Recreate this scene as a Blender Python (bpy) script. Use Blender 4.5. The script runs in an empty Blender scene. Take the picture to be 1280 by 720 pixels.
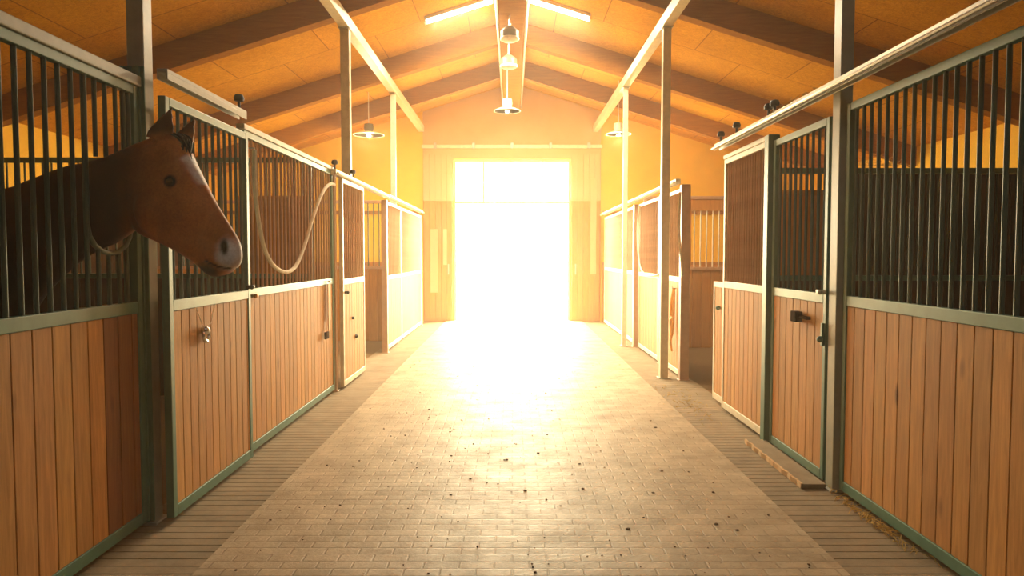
import bpy, bmesh, math, random
from mathutils import Vector, Matrix
from mathutils.noise import noise as pnoise
R = random.Random(7)
SC = bpy.context.scene
COL = SC.collection
H, F = 1.42, 900.0
TH = math.atan(42/900)
CF, CU, CR = Vector((0, math.cos(TH), -math.sin(TH))), Vector((0, math.sin(TH), math.cos(TH))), Vector((1, 0, 0))

def ray(px, py): return CR*((px-640)/F) + CU*((360-py)/F) + CF
def at_y(px, py, Y):
    d = ray(px, py); return Vector((0, 0, H)) + d*(Y/d.y)
def at_x(px, py, X):
    d = ray(px, py); return Vector((0, 0, H)) + d*(X/d.x)

# ------------------------------------------------------------------ materials
def mat(name, col, rough=.6, metal=0.0, spec=.5):
    m = bpy.data.materials.new(name); m.use_nodes = True
    b = m.node_tree.nodes['Principled BSDF']
    b.inputs['Base Color'].default_value = (*col, 1); b.inputs['Roughness'].default_value = rough
    b.inputs['Metallic'].default_value = metal; b.inputs['Specular IOR Level'].default_value = spec
    return m
def nd(m, t, **kw):
    n = m.node_tree.nodes.new(t)
    for k, v in kw.items(): setattr(n, k, v)
    return n
def lk(m, a, b): m.node_tree.links.new(a, b)
def ramp(m, fac, stops):
    r = nd(m, 'ShaderNodeValToRGB'); e = r.color_ramp.elements
    while len(e) < len(stops): e.new(.5)
    for el, (p, c) in zip(e, stops): el.position = p; el.color = (*c, 1)
    lk(m, fac, r.inputs['Fac']); return r.outputs['Color']
def coords(m, scale=(1, 1, 1), kind='Object'):
    tc = nd(m, 'ShaderNodeTexCoord'); mp = nd(m, 'ShaderNodeMapping'); mp.inputs['Scale'].default_value = scale
    lk(m, tc.outputs[kind], mp.inputs['Vector']); return mp.outputs['Vector']
def noise(m, vec, scale, detail=4, rough=.6, dist=0):
    n = nd(m, 'ShaderNodeTexNoise'); n.inputs['Scale'].default_value = scale; n.inputs['Detail'].default_value = detail
    n.inputs['Roughness'].default_value = rough; n.inputs['Distortion'].default_value = dist
    lk(m, vec, n.inputs['Vector']); return n.outputs['Fac']
def mul(m, a, b, fac=1.0, mode='MULTIPLY'):
    x = nd(m, 'ShaderNodeMix', data_type='RGBA', blend_type=mode)
    if hasattr(fac, 'links'): lk(m, fac, x.inputs[0])
    else: x.inputs[0].default_value = fac
    for v, i in ((a, 6), (b, 7)):
        if hasattr(v, 'links'): lk(m, v, x.inputs[i])
        else: x.inputs[i].default_value = (*v, 1)
    return x.outputs[2]
def bump(m, h, strength=.3, dist=.01):
    b = nd(m, 'ShaderNodeBump'); b.inputs['Strength'].default_value = strength; b.inputs['Distance'].default_value = dist
    lk(m, h, b.inputs['Height']); lk(m, b.outputs['Normal'], m.node_tree.nodes['Principled BSDF'].inputs['Normal'])
def setcol(m, c): lk(m, c, m.node_tree.nodes['Principled BSDF'].inputs['Base Color'])

def wood(name, c0, c1, grain=(9, 9, .7), knots=True, rough=.62, spec=.25):
    m = mat(name, c0, rough, 0, spec)
    v = coords(m, grain)
    g = noise(m, v, 5, 5, .65, .6)
    c = ramp(m, g, [(.3, c0), (.7, c1)])
    at = nd(m, 'ShaderNodeAttribute', attribute_name='tint')
    c = mul(m, c, at.outputs['Color'], 1)
    if knots:
        v2 = coords(m, (4.5, 4.5, 1.6))
        vo = nd(m, 'ShaderNodeTexVoronoi'); vo.inputs['Scale'].default_value = 1.0; lk(m, v2, vo.inputs['Vector'])
        k = ramp(m, vo.outputs['Distance'], [(.05, (.30, .17, .10)), (.12, (1, 1, 1))])
        c = mul(m, c, k, .85)
    setcol(m, c); bump(m, g, .15, .004)
    return m

M = {}
M['pine'] = wood('pine_boards', (.43, .195, .045), (.66, .325, .082))
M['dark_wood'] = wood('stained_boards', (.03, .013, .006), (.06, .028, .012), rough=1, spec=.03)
M['tan_wood'] = wood('tan_boards', (.46, .185, .036), (.60, .26, .055), knots=False)
M['glulam'] = wood('glulam_beam', (.27, .10, .010), (.38, .16, .018), grain=(.8, 5, 9), knots=False, rough=.95, spec=.05)
def paint(name, col, var=.12, rough=.4, metal=.0):
    m = mat(name, col, rough, metal)
    n = noise(m, coords(m), 14, 5)
    setcol(m, ramp(m, n, [(.3, tuple(x*(1-var) for x in col)), (.7, tuple(min(1, x*(1+var)) for x in col))]))
    return m
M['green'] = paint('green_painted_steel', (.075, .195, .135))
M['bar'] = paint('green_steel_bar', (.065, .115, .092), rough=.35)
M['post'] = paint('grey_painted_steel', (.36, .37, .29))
M['cream'] = paint('cream_and_lit_steel', (.72, .66, .48), rough=.45)  # also far frames and posts, their door-lit paleness put into the colour
M['tan_bar'] = paint('tan_lit_bar', (.52, .30, .17), rough=.4)  # haze and door light on far bars put into the colour; posts share it
M['galv'] = paint('galvanised_steel', (.46, .45, .38), rough=.38, metal=.5)
M['black'] = paint('black_rubber', (.02, .02, .02), rough=.5)
M['brass'] = paint('brass', (.65, .30, .06), rough=.3, metal=.7)
M['chrome'] = paint('bright_metal', (.75, .75, .72), rough=.25, metal=.8)
M['rope'] = paint('cotton_rope', (.85, .78, .62), rough=.9)
M['leather'] = paint('tan_leather', (.60, .30, .07), rough=.6)
M['hay'] = paint('hay', (.62, .42, .12), rough=.95, var=.4)
M['shade'] = paint('enamel_shade', (.80, .74, .60), rough=.4)
M['bulbcan'] = paint('dark_enamel', (.08, .06, .04), rough=.4)
M['crumb'] = paint('dry_dirt', (.12, .065, .03), rough=1, var=.4)
M['hair'] = paint('dark_horse_hair', (.022, .010, .006), rough=.65, var=.5)
M['hoof'] = paint('hoof_horn', (.05, .04, .03))
M['eye'] = mat('horse_eye', (.012, .008, .006), .12, 0, .5)

def emis(name, col, s):
    m = mat(name, (1, 1, 1)); b = m.node_tree.nodes['Principled BSDF']
    b.inputs['Emission Color'].default_value = (*col, 1); b.inputs['Emission Strength'].default_value = s
    return m
M['tube'] = emis('fluorescent_tube', (.86, .93, 1), 8)

# OSB roof boards
m = mat('roof_boards', (.7, .35, .06), .95, 0, .08); M['osb'] = m
v = coords(m); n1 = noise(m, v, 22, 3, .7, 1.5); n2 = noise(m, v, 1.3, 3)
c = ramp(m, n1, [(.25, (.52, .235, .014)), (.5, (.72, .35, .025)), (.75, (.84, .44, .04))])
c = mul(m, c, ramp(m, n2, [(.3, (.85, .82, .78)), (.7, (1, 1, 1))]), 1)
br = nd(m, 'ShaderNodeTexBrick'); lk(m, coords(m, (1, 1, 1)), br.inputs['Vector'])
br.inputs['Scale'].default_value = 1; br.inputs['Brick Width'].default_value = 1.25; br.inputs['Row Height'].default_value = 2.5
br.inputs['Mortar Size'].default_value = .006; br.inputs['Color1'].default_value = (1, 1, 1, 1); br.inputs['Color2'].default_value = (.93, .92, .9, 1)
br.inputs['Mortar'].default_value = (.5, .42, .35, 1)
setcol(m, mul(m, c, br.outputs['Color'], 1)); bump(m, n1, .2, .01)
# plaster
def plaster(name, col):
    m = mat(name, col, .85); n = noise(m, coords(m), 3, 6)
    setcol(m, ramp(m, n, [(.3, tuple(x*.9 for x in col)), (.7, col)])); bump(m, noise(m, coords(m), 60, 3), .1, .004); return m
M['yellow'] = plaster('yellow_plaster', (.90, .57, .045))
M['pale'] = plaster('pale_plaster', (.66, .43, .21))
# pavers
m = mat('brick_pavers', (.5, .4, .3), .6, 0, .22); M['paver'] = m
v = coords(m)
rot = nd(m, 'ShaderNodeMapping'); lk(m, v, rot.inputs['Vector'])
br = nd(m, 'ShaderNodeTexBrick'); lk(m, rot.outputs[0], br.inputs['Vector'])
br.inputs['Scale'].default_value = 1; br.inputs['Brick Width'].default_value = .16; br.inputs['Row Height'].default_value = .075
br.inputs['Mortar Size'].default_value = .006; br.inputs['Mortar Smooth'].default_value = .6
br.inputs['Color1'].default_value = (.53, .435, .30, 1); br.inputs['Color2'].default_value = (.45, .365, .245, 1); br.inputs['Mortar'].default_value = (.37, .295, .195, 1)
n = noise(m, v, 3.5, 6, .7); n2 = noise(m, v, 45, 4, .7)
c = mul(m, br.outputs['Color'], ramp(m, n, [(.3, (.62, .58, .53)), (.65, (1.0, 1.0, 1.0))]), 1)
c = mul(m, c, ramp(m, n2, [(.28, (.35, .28, .22)), (.42, (1, 1, 1))]), .7)
setcol(m, c)
mx = nd(m, 'ShaderNodeMath', operation='MULTIPLY_ADD'); lk(m, br.outputs['Fac'], mx.inputs[0]); mx.inputs[1].default_value = -.8
lk(m, noise(m, v, 28, 4, .7), mx.inputs[2]); bump(m, mx.outputs[0], .3, .008)
lk(m, ramp(m, n, [(.3, (.62, .62, .62)), (.7, (.48, .48, .48))]), m.node_tree.nodes['Principled BSDF'].inputs['Roughness'])
# concrete
m = mat('worn_concrete', (.3, .25, .17), .8); M['conc'] = m
v = coords(m); n = noise(m, v, 4, 7, .7)
setcol(m, ramp(m, n, [(.25, (.15, .105, .055)), (.5, (.25, .185, .105)), (.75, (.33, .25, .155))])); bump(m, noise(m, v, 50, 4), .3, .006)
m = mat('bedding', (.2, .13, .05), .95); M['bed'] = m
n = noise(m, coords(m, (1, 5, 1)), 18, 6, .8, 2); setcol(m, ramp(m, n, [(.3, (.10, .05, .018)), (.7, (.34, .20, .07))])); bump(m, n, .8, .03)
m = mat('sandy_ground', (.75, .66, .5), .9); M['sand'] = m
n = noise(m, coords(m), .5, 5); setcol(m, ramp(m, n, [(.3, (.62, .52, .36)), (.7, (.82, .74, .58))]))
# clear glass
m = bpy.data.materials.new('clear_glass'); m.use_nodes = True; M['glass'] = m
nt = m.node_tree; nt.nodes.clear()
tr = nt.nodes.new('ShaderNodeBsdfTransparent'); gl = nt.nodes.new('ShaderNodeBsdfGlossy'); gl.inputs['Roughness'].default_value = .02
mxs = nt.nodes.new('ShaderNodeMixShader'); mxs.inputs[0].default_value = .08; ou = nt.nodes.new('ShaderNodeOutputMaterial')
nt.links.new(tr.outputs[0], mxs.inputs[1]); nt.links.new(gl.outputs[0], mxs.inputs[2]); nt.links.new(mxs.outputs[0], ou.inputs['Surface'])
# horse coat
m = mat('horse_coat', (.3, .1, .03), .5, 0, .15); M['coat'] = m
at = nd(m, 'ShaderNodeAttribute', attribute_name='coat')
n = noise(m, coords(m, (1, 1, 1)), 90, 4, .7); n2 = noise(m, coords(m), 7, 3)
c = mul(m, at.outputs['Color'], ramp(m, n, [(.3, (.78, .74, .7)), (.7, (1.1, 1.1, 1.1))]), 1)
c = mul(m, c, ramp(m, n2, [(.35, (.78, .74, .7)), (.65, (1.05, 1.05, 1.05))]), 1)
setcol(m, c); bump(m, n, .12, .003)
m.node_tree.nodes['Principled BSDF'].inputs['Sheen Weight'].default_value = .02
m.node_tree.nodes['Principled BSDF'].inputs['Sheen Roughness'].default_value = .4

# ------------------------------------------------------------------ mesh builder
WL = {}      # world location of each object
class MB:
    def __init__(s): s.v = []; s.f = []; s.t = []
    def add(s, vs, fs, t=1.0):
        b = len(s.v); s.v += [Vector(q) for q in vs]; s.f += [tuple(b+i for i in f) for f in fs]; s.t += [t]*len(fs)
        return s
    def box(s, x0, x1, y0, y1, z0, z1, t=1.0):
        x0, x1 = min(x0, x1), max(x0, x1); y0, y1 = min(y0, y1), max(y0, y1); z0, z1 = min(z0, z1), max(z0, z1)
        return s.add([(x0,y0,z0),(x1,y0,z0),(x1,y1,z0),(x0,y1,z0),(x0,y0,z1),(x1,y0,z1),(x1,y1,z1),(x0,y1,z1)],
              [(0,3,2,1),(4,5,6,7),(0,1,5,4),(1,2,6,5),(2,3,7,6),(3,0,4,7)], t)
    def prism(s, poly, axis, a, b, t=1.0):   # poly of 2D points extruded along axis
        n = len(poly)
        def mk(p, q):
            return {'y': (p[0], q, p[1]), 'x': (q, p[0], p[1]), 'z': (p[0], p[1], q)}[axis]
        vs = [mk(p, a) for p in poly] + [mk(p, b) for p in poly]
        fs = [tuple(range(n)), tuple(range(2*n-1, n-1, -1))] + [(i, i+n, (i+1) % n+n, (i+1) % n) for i in range(n)]
        return s.add(vs, fs, t)
    def tube(s, pts, r, n=10, cap=True, t=1.0, flat=None):
        pts = [Vector(p) for p in pts]; k = len(pts); rs = r if isinstance(r, (list, tuple)) else [r]*k
        up = None; vs = []
        for i, p in enumerate(pts):
            d = (pts[min(i+1, k-1)] - pts[max(i-1, 0)])
            d = d.normalized() if d.length > 1e-9 else Vector((0, 0, 1))
            if up is None: up = Vector((0, 0, 1)) if abs(d.z) < .9 else Vector((0, 1, 0))
            a = d.cross(up)
            if a.length < 1e-6: a = d.orthogonal()
            a.normalize(); b = a.cross(d).normalized(); up = b
            for j in range(n):
                w = 2*math.pi*j/n
                q = a*math.cos(w)*rs[i] + b*math.sin(w)*rs[i]
                if flat: q = Vector((q.x*flat[0], q.y*flat[1], q.z*flat[2]))
                vs.append(p + q)
        fs = [(i*n+j, i*n+(j+1) % n, (i+1)*n+(j+1) % n, (i+1)*n+j) for i in range(k-1) for j in range(n)]
        if cap: fs += [tuple(range(n-1, -1, -1)), tuple((k-1)*n+j for j in range(n))]
        return s.add(vs, fs, t)
    def lathe(s, prof, c, n=24, t=1.0):     # prof: (r,z) list, around z at c
        vs = []; k = len(prof)
        for r, z in prof:
            for j in range(n):
                w = 2*math.pi*j/n; vs.append((c[0]+r*math.cos(w), c[1]+r*math.sin(w), c[2]+z))
        fs = [(i*n+j, i*n+(j+1) % n, (i+1)*n+(j+1) % n, (i+1)*n+j) for i in range(k-1) for j in range(n)]
        fs += [tuple(range(n-1, -1, -1)), tuple((k-1)*n+j for j in range(n))]
        return s.add(vs, fs, t)
    def ball(s, c, r, n=12, t=1.0, scale=(1, 1, 1)):
        vs = []; fs = []
        c = Vector(c)
        for i in range(n+1):
            a = math.pi*i/n
            for j in range(2*n):
                w = math.pi*j/n
                vs.append(c + Vector((math.sin(a)*math.cos(w)*r*scale[0], math.sin(a)*math.sin(w)*r*scale[1], math.cos(a)*r*scale[2])))
        m2 = 2*n
        fs = [(i*m2+j, (i+1)*m2+j, (i+1)*m2+(j+1) % m2, i*m2+(j+1) % m2) for i in range(n) for j in range(m2)]
        return s.add(vs, fs, t)
    def build(s, name, material, parent=None, smooth=False, bevel=0, loc=None):
        off = WL[parent.name] if parent else Vector(loc or (0, 0, 0))   # parts share their thing's origin
        me = bpy.data.meshes.new(name)
        me.from_pydata([tuple(v-off) for v in s.v], [], s.f); me.update()
        bm = bmesh.new(); bm.from_mesh(me); bmesh.ops.remove_doubles(bm, verts=bm.verts, dist=1e-6) if smooth else None
        bmesh.ops.recalc_face_normals(bm, faces=bm.faces)
        bm.to_mesh(me); bm.free()
        if len(me.polygons) == len(s.t):
            ca = me.color_attributes.new('tint', 'FLOAT_COLOR', 'CORNER')
            for p, t in zip(me.polygons, s.t):
                tt = t if isinstance(t, tuple) else (t, t, t)
                for li in p.loop_indices: ca.data[li].color = (*tt, 1)
        me.materials.append(material)
        if smooth:
            me.shade_smooth()
            try: me.set_sharp_from_angle(angle=math.radians(40))
            except Exception: pass
        o = bpy.data.objects.new(name, me); COL.objects.link(o)
        if parent: o.parent = parent
        else: o.location = off
        WL[o.name] = off.copy()
        if bevel:
            b = o.modifiers.new('edge', 'BEVEL'); b.width = bevel; b.segments = 2; b.limit_method = 'ANGLE'; b.angle_limit = math.radians(50)
        return o

def tag(o, label=None, cat=None, group=None, kind=None):
    if label: o['label'] = label
    if cat: o['category'] = cat
    if group: o['group'] = group
    if kind: o['kind'] = kind
    return o
def thing(name, loc, label, cat, group=None):
    o = bpy.data.objects.new(name, None); COL.objects.link(o); o.location = loc; o.empty_display_size = .1
    WL[o.name] = Vector(loc); return tag(o, label, cat, group)
def copy_part(o, parent, dloc):
    c = o.copy(); COL.objects.link(c); c.parent = parent; c.location = Vector(dloc); WL[c.name] = WL[parent.name].copy(); return c
def structure(mb, name, material, **k): return tag(mb.build(name, material, **k), kind='structure')

# ------------------------------------------------------------------ dimensions
YE = 15.2          # far gable wall
YB = -3.5          # wall behind the camera
XW = 6.2           # outer side walls
SL = .31
def zroof(x): return 4.99 - SL*abs(x)
def zraft(x): return 4.69 - SL*abs(x)

# ------------------------------------------------------------------ setting
structure(MB().box(-1.40, 1.48, YB, YE+.25, -.12, .02), 'floor_aisle', M['paver'])
def ribbed(x0, x1, name, ya=YB, yb=YE):
    mb = MB().box(x0, x1, ya, yb, -.12, -.01)
    y = ya
    while y < yb-.01:
        mb.box(x0, x1, y+.003, min(y+.0765, yb)-.001, -.03, .0, R.uniform(.9, 1)); y += .08
    structure(mb, name, M['conc'])
ribbed(-1.98, -1.403, 'floor_left')
ribbed(1.483, 2.04, 'floor_right')
structure(MB().box(-XW, -1.985, YB, YE, -.12, -.01), 'floor_stall', M['bed'])
structure(MB().box(2.045, XW, YB, YE, -.12, -.01), 'floor_stall', M['bed'])
for sgn, nm in ((-1, 'ceiling_left'), (1, 'ceiling_right')):
    xo = sgn*(XW+.5)
    structure(MB().prism([(0, zroof(0)), (xo, zroof(xo)), (xo, zroof(xo)+.12), (0, zroof(0)+.12)], 'y', YB-.3, YE+.4), nm, M['osb'])
    mb = MB().box(sgn*XW, sgn*(XW+.2), YB, YE+.2, 2.1, zroof(XW)+.02)
    structure(mb, 'wall_left' if sgn < 0 else 'wall_right', M['yellow'])
    mb = MB(); y = YB
    while y < YE:
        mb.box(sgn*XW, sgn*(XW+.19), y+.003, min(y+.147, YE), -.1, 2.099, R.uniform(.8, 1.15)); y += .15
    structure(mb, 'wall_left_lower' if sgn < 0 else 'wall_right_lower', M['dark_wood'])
# far gable wall around the door opening
DX, DH = 1.23, 3.42
structure(MB().prism([(-XW-.2, -.1), (-DX, -.1), (-DX, zroof(DX)+.05), (-XW-.2, zroof(XW+.2)+.05)], 'y', YE, YE+.25)
          .prism([(XW+.2, -.1), (DX, -.1), (DX, zroof(DX)+.05), (XW+.2, zroof(XW+.2)+.05)], 'y', YE, YE+.25)
          .prism([(-DX, DH), (DX, DH), (DX, zroof(DX)+.05), (0, zroof(0)+.05), (-DX, zroof(DX)+.05)], 'y', YE, YE+.25), 'wall_back', M['yellow'])
structure(MB().box(-1.86, -DX, YE-.04, YE-.001, 2.55, DH).box(DX, 1.86, YE-.04, YE-.001, 2.55, DH)
          .prism([(-1.86, DH), (1.86, DH), (1.86, zroof(1.86)-.02), (0, zroof(0)-.02), (-1.86, zroof(1.86)-.02)], 'y', YE-.04, YE-.001),
          'wall_back_center', M['pale'])  # paler centre puts the doorway glare into the wall colour
def wains(x0, x1):
    mb = MB(); x = x0
    while x < x1-.02:
        mb.box(x, min(x+.13, x1)-.004, YE-.045, YE-.001, 0, 2.549, R.uniform(.85, 1.1)); x += .13
    return mb
structure(wains(-1.86, -DX), 'trim_1', M['tan_wood']); structure(wains(DX, 1.86), 'trim_2', M['tan_wood'])
def stall_end(x0, x1):
    mb = MB(); x = x0
    while x < x1-.02:
        mb.box(x, min(x+.14, x1)-.004, YE-.03, YE-.001, 0, 1.2, R.uniform(.85, 1.1)); x += .14
    mb.box(x0, x1, YE-.06, YE-.001, 1.2, 1.26, .8).box(x0, x1, YE-.06, YE-.001, 2.26, 2.33, .55)
    return mb
structure(stall_end(-XW, -1.9), 'trim_3', M['tan_wood']); structure(stall_end(1.9, XW), 'trim_4', M['tan_wood'])
# wall behind the camera
structure(MB().prism([(-XW-.2, -.1), (XW+.2, -.1), (XW+.2, zroof(XW+.2)), (0, zroof(0)), (-XW-.2, zroof(XW+.2))], 'y', YB-.2, YB), 'wall_front', M['dark_wood'])
# outside
structure(MB().box(-60, 60, YE+.26, 140, -.2, -.06).box(-2.2, 2.2, YE+.26, YE+3.5, -.06, .0), 'ground', M['sand'])

# rafters, purlins and ridge
for Y in (4.1, 8.26, 11.2, 13.3):
    for sgn in (-1, 1):
        xo = sgn*XW; x2 = sgn*.2
        structure(MB().prism([(x2 if False else 0, zraft(0)), (sgn*.5, zraft(.5)-.005), (xo, zraft(xo)), (xo, zroof(xo)), (0, zroof(0))], 'y', Y-.08, Y+.08),
                  'rafter_beam', M['glulam'])
PX = {-1: -1.885, 1: 1.74}
for sgn in (-1, 1):
    x = PX[sgn]; zt = 4.10
    structure(MB().box(x-.055, x+.055, YB+.1, YE-.05, zt-.13, zt), 'purlin_beam', M['cream'], bevel=.004)
structure(MB().box(-.17, .17, YB, YE-.05, 4.45, 4.72), 'ridge_beam', M['glulam'], bevel=.01)
for x in (-.19, .19):
    tag(MB().tube([(x, YB, 4.47), (x, YE-.06, 4.47)], .018, 10).build('conduit_pipe', M['galv'], smooth=True),
        'thin metal conduit along the %s edge of the ridge beam' % ('left' if x < 0 else 'right'), 'pipe')

# door at the far end: transom window
wf = MB()
for z0, z1 in ((2.49, 2.54), (3.36, 3.42)): wf.box(-DX+.001, DX-.001, YE+.05, YE+.11, z0, z1)
for x in (-1.205, -.60, -.04, .64, 1.205): wf.box(x-.022, x+.022, YE+.055, YE+.105, 2.54, 3.36)
structure(wf, 'window_1', M['cream'], bevel=.004)
o = MB().box(-1.18, 1.18, YE+.075, YE+.083, 2.54, 3.36).build('glazing', M['glass']); tag(o, kind='structure'); o.name = 'window_1_glass'
dj = MB()
for s in (-1, 1): dj.box(s*(DX-.05), s*(DX-.001), YE+.02, YE+.2, 0, 2.49)
structure(dj, 'door_1', M['cream'], bevel=.004)

# sliding barn doors pushed open against the gable
tk = thing('door_track', (0, YE-.1, 3.66), 'long pale horizontal sliding track on the gable above the far doorway', 'track')
MB().box(-1.88, 1.88, YE-.11, YE-.04, 3.63, 3.70).build('rail', M['cream'], tk, bevel=.006)
for x in (-1.6, -.8, 0, .8, 1.6): MB().box(x-.03, x+.03, YE-.135, YE-.11, 3.62, 3.74).build('bracket', M['galv'], tk, bevel=.004)
for s, lab in ((-1, 'tan barn door slid open left of the bright doorway'), (1, 'tan barn door slid open right of the bright doorway')):
    t = thing('barn_door', (s*1.54, YE-.1, 0), lab, 'barn door')
    x0, x1 = sorted((s*1.25, s*1.84))
    y0, y1 = YE-.10, YE-.06
    for z0, z1, nm, mm in ((.04, 2.53, 'lower_panel', 'tan_wood'), (2.535, 3.5, 'upper_panel', 'pale')):
        bd = MB(); x = x0
        while x < x1-.02: bd.box(x, min(x+.12, x1)-.004, y0, y1, z0, z1, R.uniform(.9, 1.08)); x += .12
        bd.build(nm, M[mm], t)
    for u0, u1, z0, z1 in (((-1.71, -1.55, .62, 1.95), (-1.44, -1.36, 1.2, 1.95)) if s < 0 else ((1.64, 1.76, 1.0, 3.0),)):
        MB().box(u0, u1, y0-.02, y0-.001, z0, z1).build('vertical_batten', M['pale'], t, bevel=.003)
    MB().box(s*1.33-.012, s*1.33+.012, y0-.04, y0-.02, 1.0, 1.22).box(s*1.33-.01, s*1.33+.01, y0-.021, y0, 1.02, 1.04).box(s*1.33-.01, s*1.33+.01, y0-.021, y0, 1.18, 1.2).build('handle', M['galv'], t)

# ------------------------------------------------------------------ steel posts
def post(x0, x1, y0, y1, zt, label, sleeve=None, group=None, m='post'):
    cx, cy = (x0+x1)/2, (y0+y1)/2
    t = thing('steel_post', (cx, cy, 0), label, 'post', group)
    MB().box(x0, x1, y0, y1, 0, zt).build('shaft', M[m], t, bevel=.005)
    MB().box(x0-.02, x1+.02, y0-.02, y1+.02, .0, .012).build('base_plate', M['galv'], t, bevel=.002)
    MB().box(x0-.015, x1+.015, y0-.03, y1+.03, zt, zt+.012).build('cap_plate', M['galv'], t, bevel=.002)
    if sleeve:
        sb = MB().box(x0-.03, x1+.006, y0-.012, y0-.001, .02, sleeve)
        for k in range(3): sb.box(x0-.028+k*.042, x0-.01+k*.042, y0-.028, y0-.012, .02, sleeve)
        sb.build('sleeve', M['green'], t, bevel=.003)
    return t
ZP = 3.955
post(-1.972, -1.885, 3.735, 3.83, ZP, 'tall grey steel post behind the horse head, rising to the roof', sleeve=2.38)
post(PX[-1]-.05, PX[-1]+.05, 8.22, 8.32, ZP, 'tall steel post above the white lit sliding door on the left side', m='cream')
post(PX[-1]-.04, PX[-1]+.04, 11.5, 11.58, ZP, 'slender far steel post on the left, in front of the yellow gable', m='cream')
post(1.915, 1.99, 4.245, 4.345, ZP, 'tall grey-green steel post between the near right barred panel and the right stall door')
post(PX[1]-.045, PX[1]+.045, 8.18, 8.27, ZP, 'tall pale steel post at the open right stall', m='cream')
post(PX[1]-.035, PX[1]+.035, 11.1, 11.18, ZP, 'slender far steel post on the right, nearest the doorway', m='cream')

# ------------------------------------------------------------------ stall fronts
BARD = .0105
def front(name, cat, label, X, y0, y1, zs=1.17, zt=2.27, zb=.03, pitch=.088, board=.125, sw=.045, th=.04, fm='green', gap=None, dark_span=None, bm_='bar', group=None):
    t = thing(name, (X, (y0+y1)/2, 0), label, cat, group)
    a, b = X-th/2, X+th/2
    fr = MB().box(a, b, y0, y0+sw, zb, zt).box(a, b, y1-sw, y1, zb, zt)
    fr.box(a, b, y0+sw, y1-sw, zb, zb+.06).box(a, b, y0+sw, y1-sw, zs-.05, zs+.01).box(a, b, y0+sw, y1-sw, zt-.045, zt)
    fr.build('frame', M[fm], t, bevel=.004)
    bd = MB(); y = y0+sw+.002
    while y < y1-sw-.01:
        e = min(y+board, y1-sw)
        q = R.uniform(.84, 1.12); q = (q, q*R.uniform(.95, 1.03), q*R.uniform(.9, 1.05))
        if dark_span and dark_span[0] < y+board/2 < dark_span[1]: q = tuple(k*f for k, f in zip(q, (.50, .36, .28)))  # boards within this span tinted darker and redder
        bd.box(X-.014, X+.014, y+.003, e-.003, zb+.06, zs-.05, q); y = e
    # thin tongue behind joints
    bd.box(X-.006, X+.006, y0+sw, y1-sw, zb+.06, zs-.05, .25)
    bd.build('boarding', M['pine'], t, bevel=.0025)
    n = max(2, round((y1-y0-2*sw)/pitch)); st = (y1-y0-2*sw)/n
    ys = [y0+sw+st*(i+.5) for i in range(n)]
    if gap: ys = [q for q in ys if not (gap[0] < q < gap[1])]
    first = None
    for q in ys:
        if first is None:
            first = MB().tube([(X, ys[0], zs+.009), (X, ys[0], zt-.044)], BARD, 8, cap=False).build('bar', M[bm_], t, smooth=True)
        else: copy_part(first, t, (0, q-ys[0], 0))
    return t

def latch(t, c, m='galv'):
    o = MB().box(c[0]-.012, c[0]+.012, c[1]-.05, c[1]+.05, c[2]-.012, c[2]+.012).build('latch', M[m], t, bevel=.002)
    MB().ball((c[0]+.02*(1 if c[0] < 0 else -1), c[1]-.03, c[2]), .016, 8).build('knob', M[m], o, smooth=True)
    return o

# left side --------------------------------------------------------
XL = -1.92
L1 = front('stall_barrier', 'stall front', 'near left stall front with green bars, the brown horse leaning its neck through', XL, 1.30, 3.70, gap=(3.26, 3.63), dark_span=(3.30, 3.7))
# yoke opening for the horse neck
def Lp(px, py): return at_x(px, py, XL)
zt_, zs_ = 2.27-.044, 1.17+.009
ya, yb = 3.262, 3.635
zlo, zhi = at_y(122, 317, 3.45).z, 1.85
arc = []
arc.append((XL, ya, zt_))
arc.append((XL, ya, zlo+.13))
for k in range(1, 9):
    w = math.pi*k/8
    arc.append((XL, (ya+yb)/2-(yb-ya)/2*math.cos(w), zlo+.13-.13*math.sin(w)))
arc.append((XL, yb, zt_))
MB().tube(arc, .0125, 10).build('neck_yoke', M['bar'], L1, smooth=True)
for q in (3.345, 3.43, 3.52, 3.59):
    c = abs(q-(ya+yb)/2)/((yb-ya)/2); zz = zlo+.13-.13*math.sqrt(max(0, 1-c*c))
    MB().tube([(XL, q, zs_), (XL, q, zz)], BARD, 8, cap=False).build('bar', M['bar'], L1, smooth=True)
    MB().tube([(XL, q, zhi+.02), (XL, q, zt_)], BARD, 8, cap=True).build('bar', M['bar'], L1, smooth=True)
MB().box(XL-.03, XL+.03, 1.30, 3.72, 2.272, 2.325).build('top_channel', M['post'], L1, bevel=.006)

D1 = front('stall_gate', 'stall door', 'left sliding stall door behind the horse muzzle, with a hanging clip on its boards', -1.80, 3.735, 4.90, zt=2.235, zs=1.17, pitch=.092, board=.095)
L2 = front('stall_barrier', 'stall front', 'wide left stall panel of pine boards and bars draped with a white rope', -1.845, 4.95, 7.37, bm_='tan_bar', zt=2.27, pitch=.092, board=.11)
MB().box(-1.875, -1.815, 4.93, 7.40, 2.272, 2.31).build('top_channel', M['cream'], L2, bevel=.006)
latch(L2, (-1.81, 5.05, 1.13), 'brass')
latch(D1, (-1.77, 4.87, 1.20), 'black')
def short_post(x, y, zt, label, w=.07, m='green'):
    o = MB().box(x-w/2, x+w/2, y-w/2, y+w/2, 0, zt).box(x-w/2-.012, x+w/2+.012, y-w/2-.012, y+w/2+.012, 0, .01).build('stall_post', M[m], bevel=.004, loc=(x, y, 0))
    return tag(o, label, 'post')
short_post(-1.85, 7.435, 2.33, 'narrow stall post between the rope-draped panel and the white lit door on the left', .07, 'tan_bar')
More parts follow.
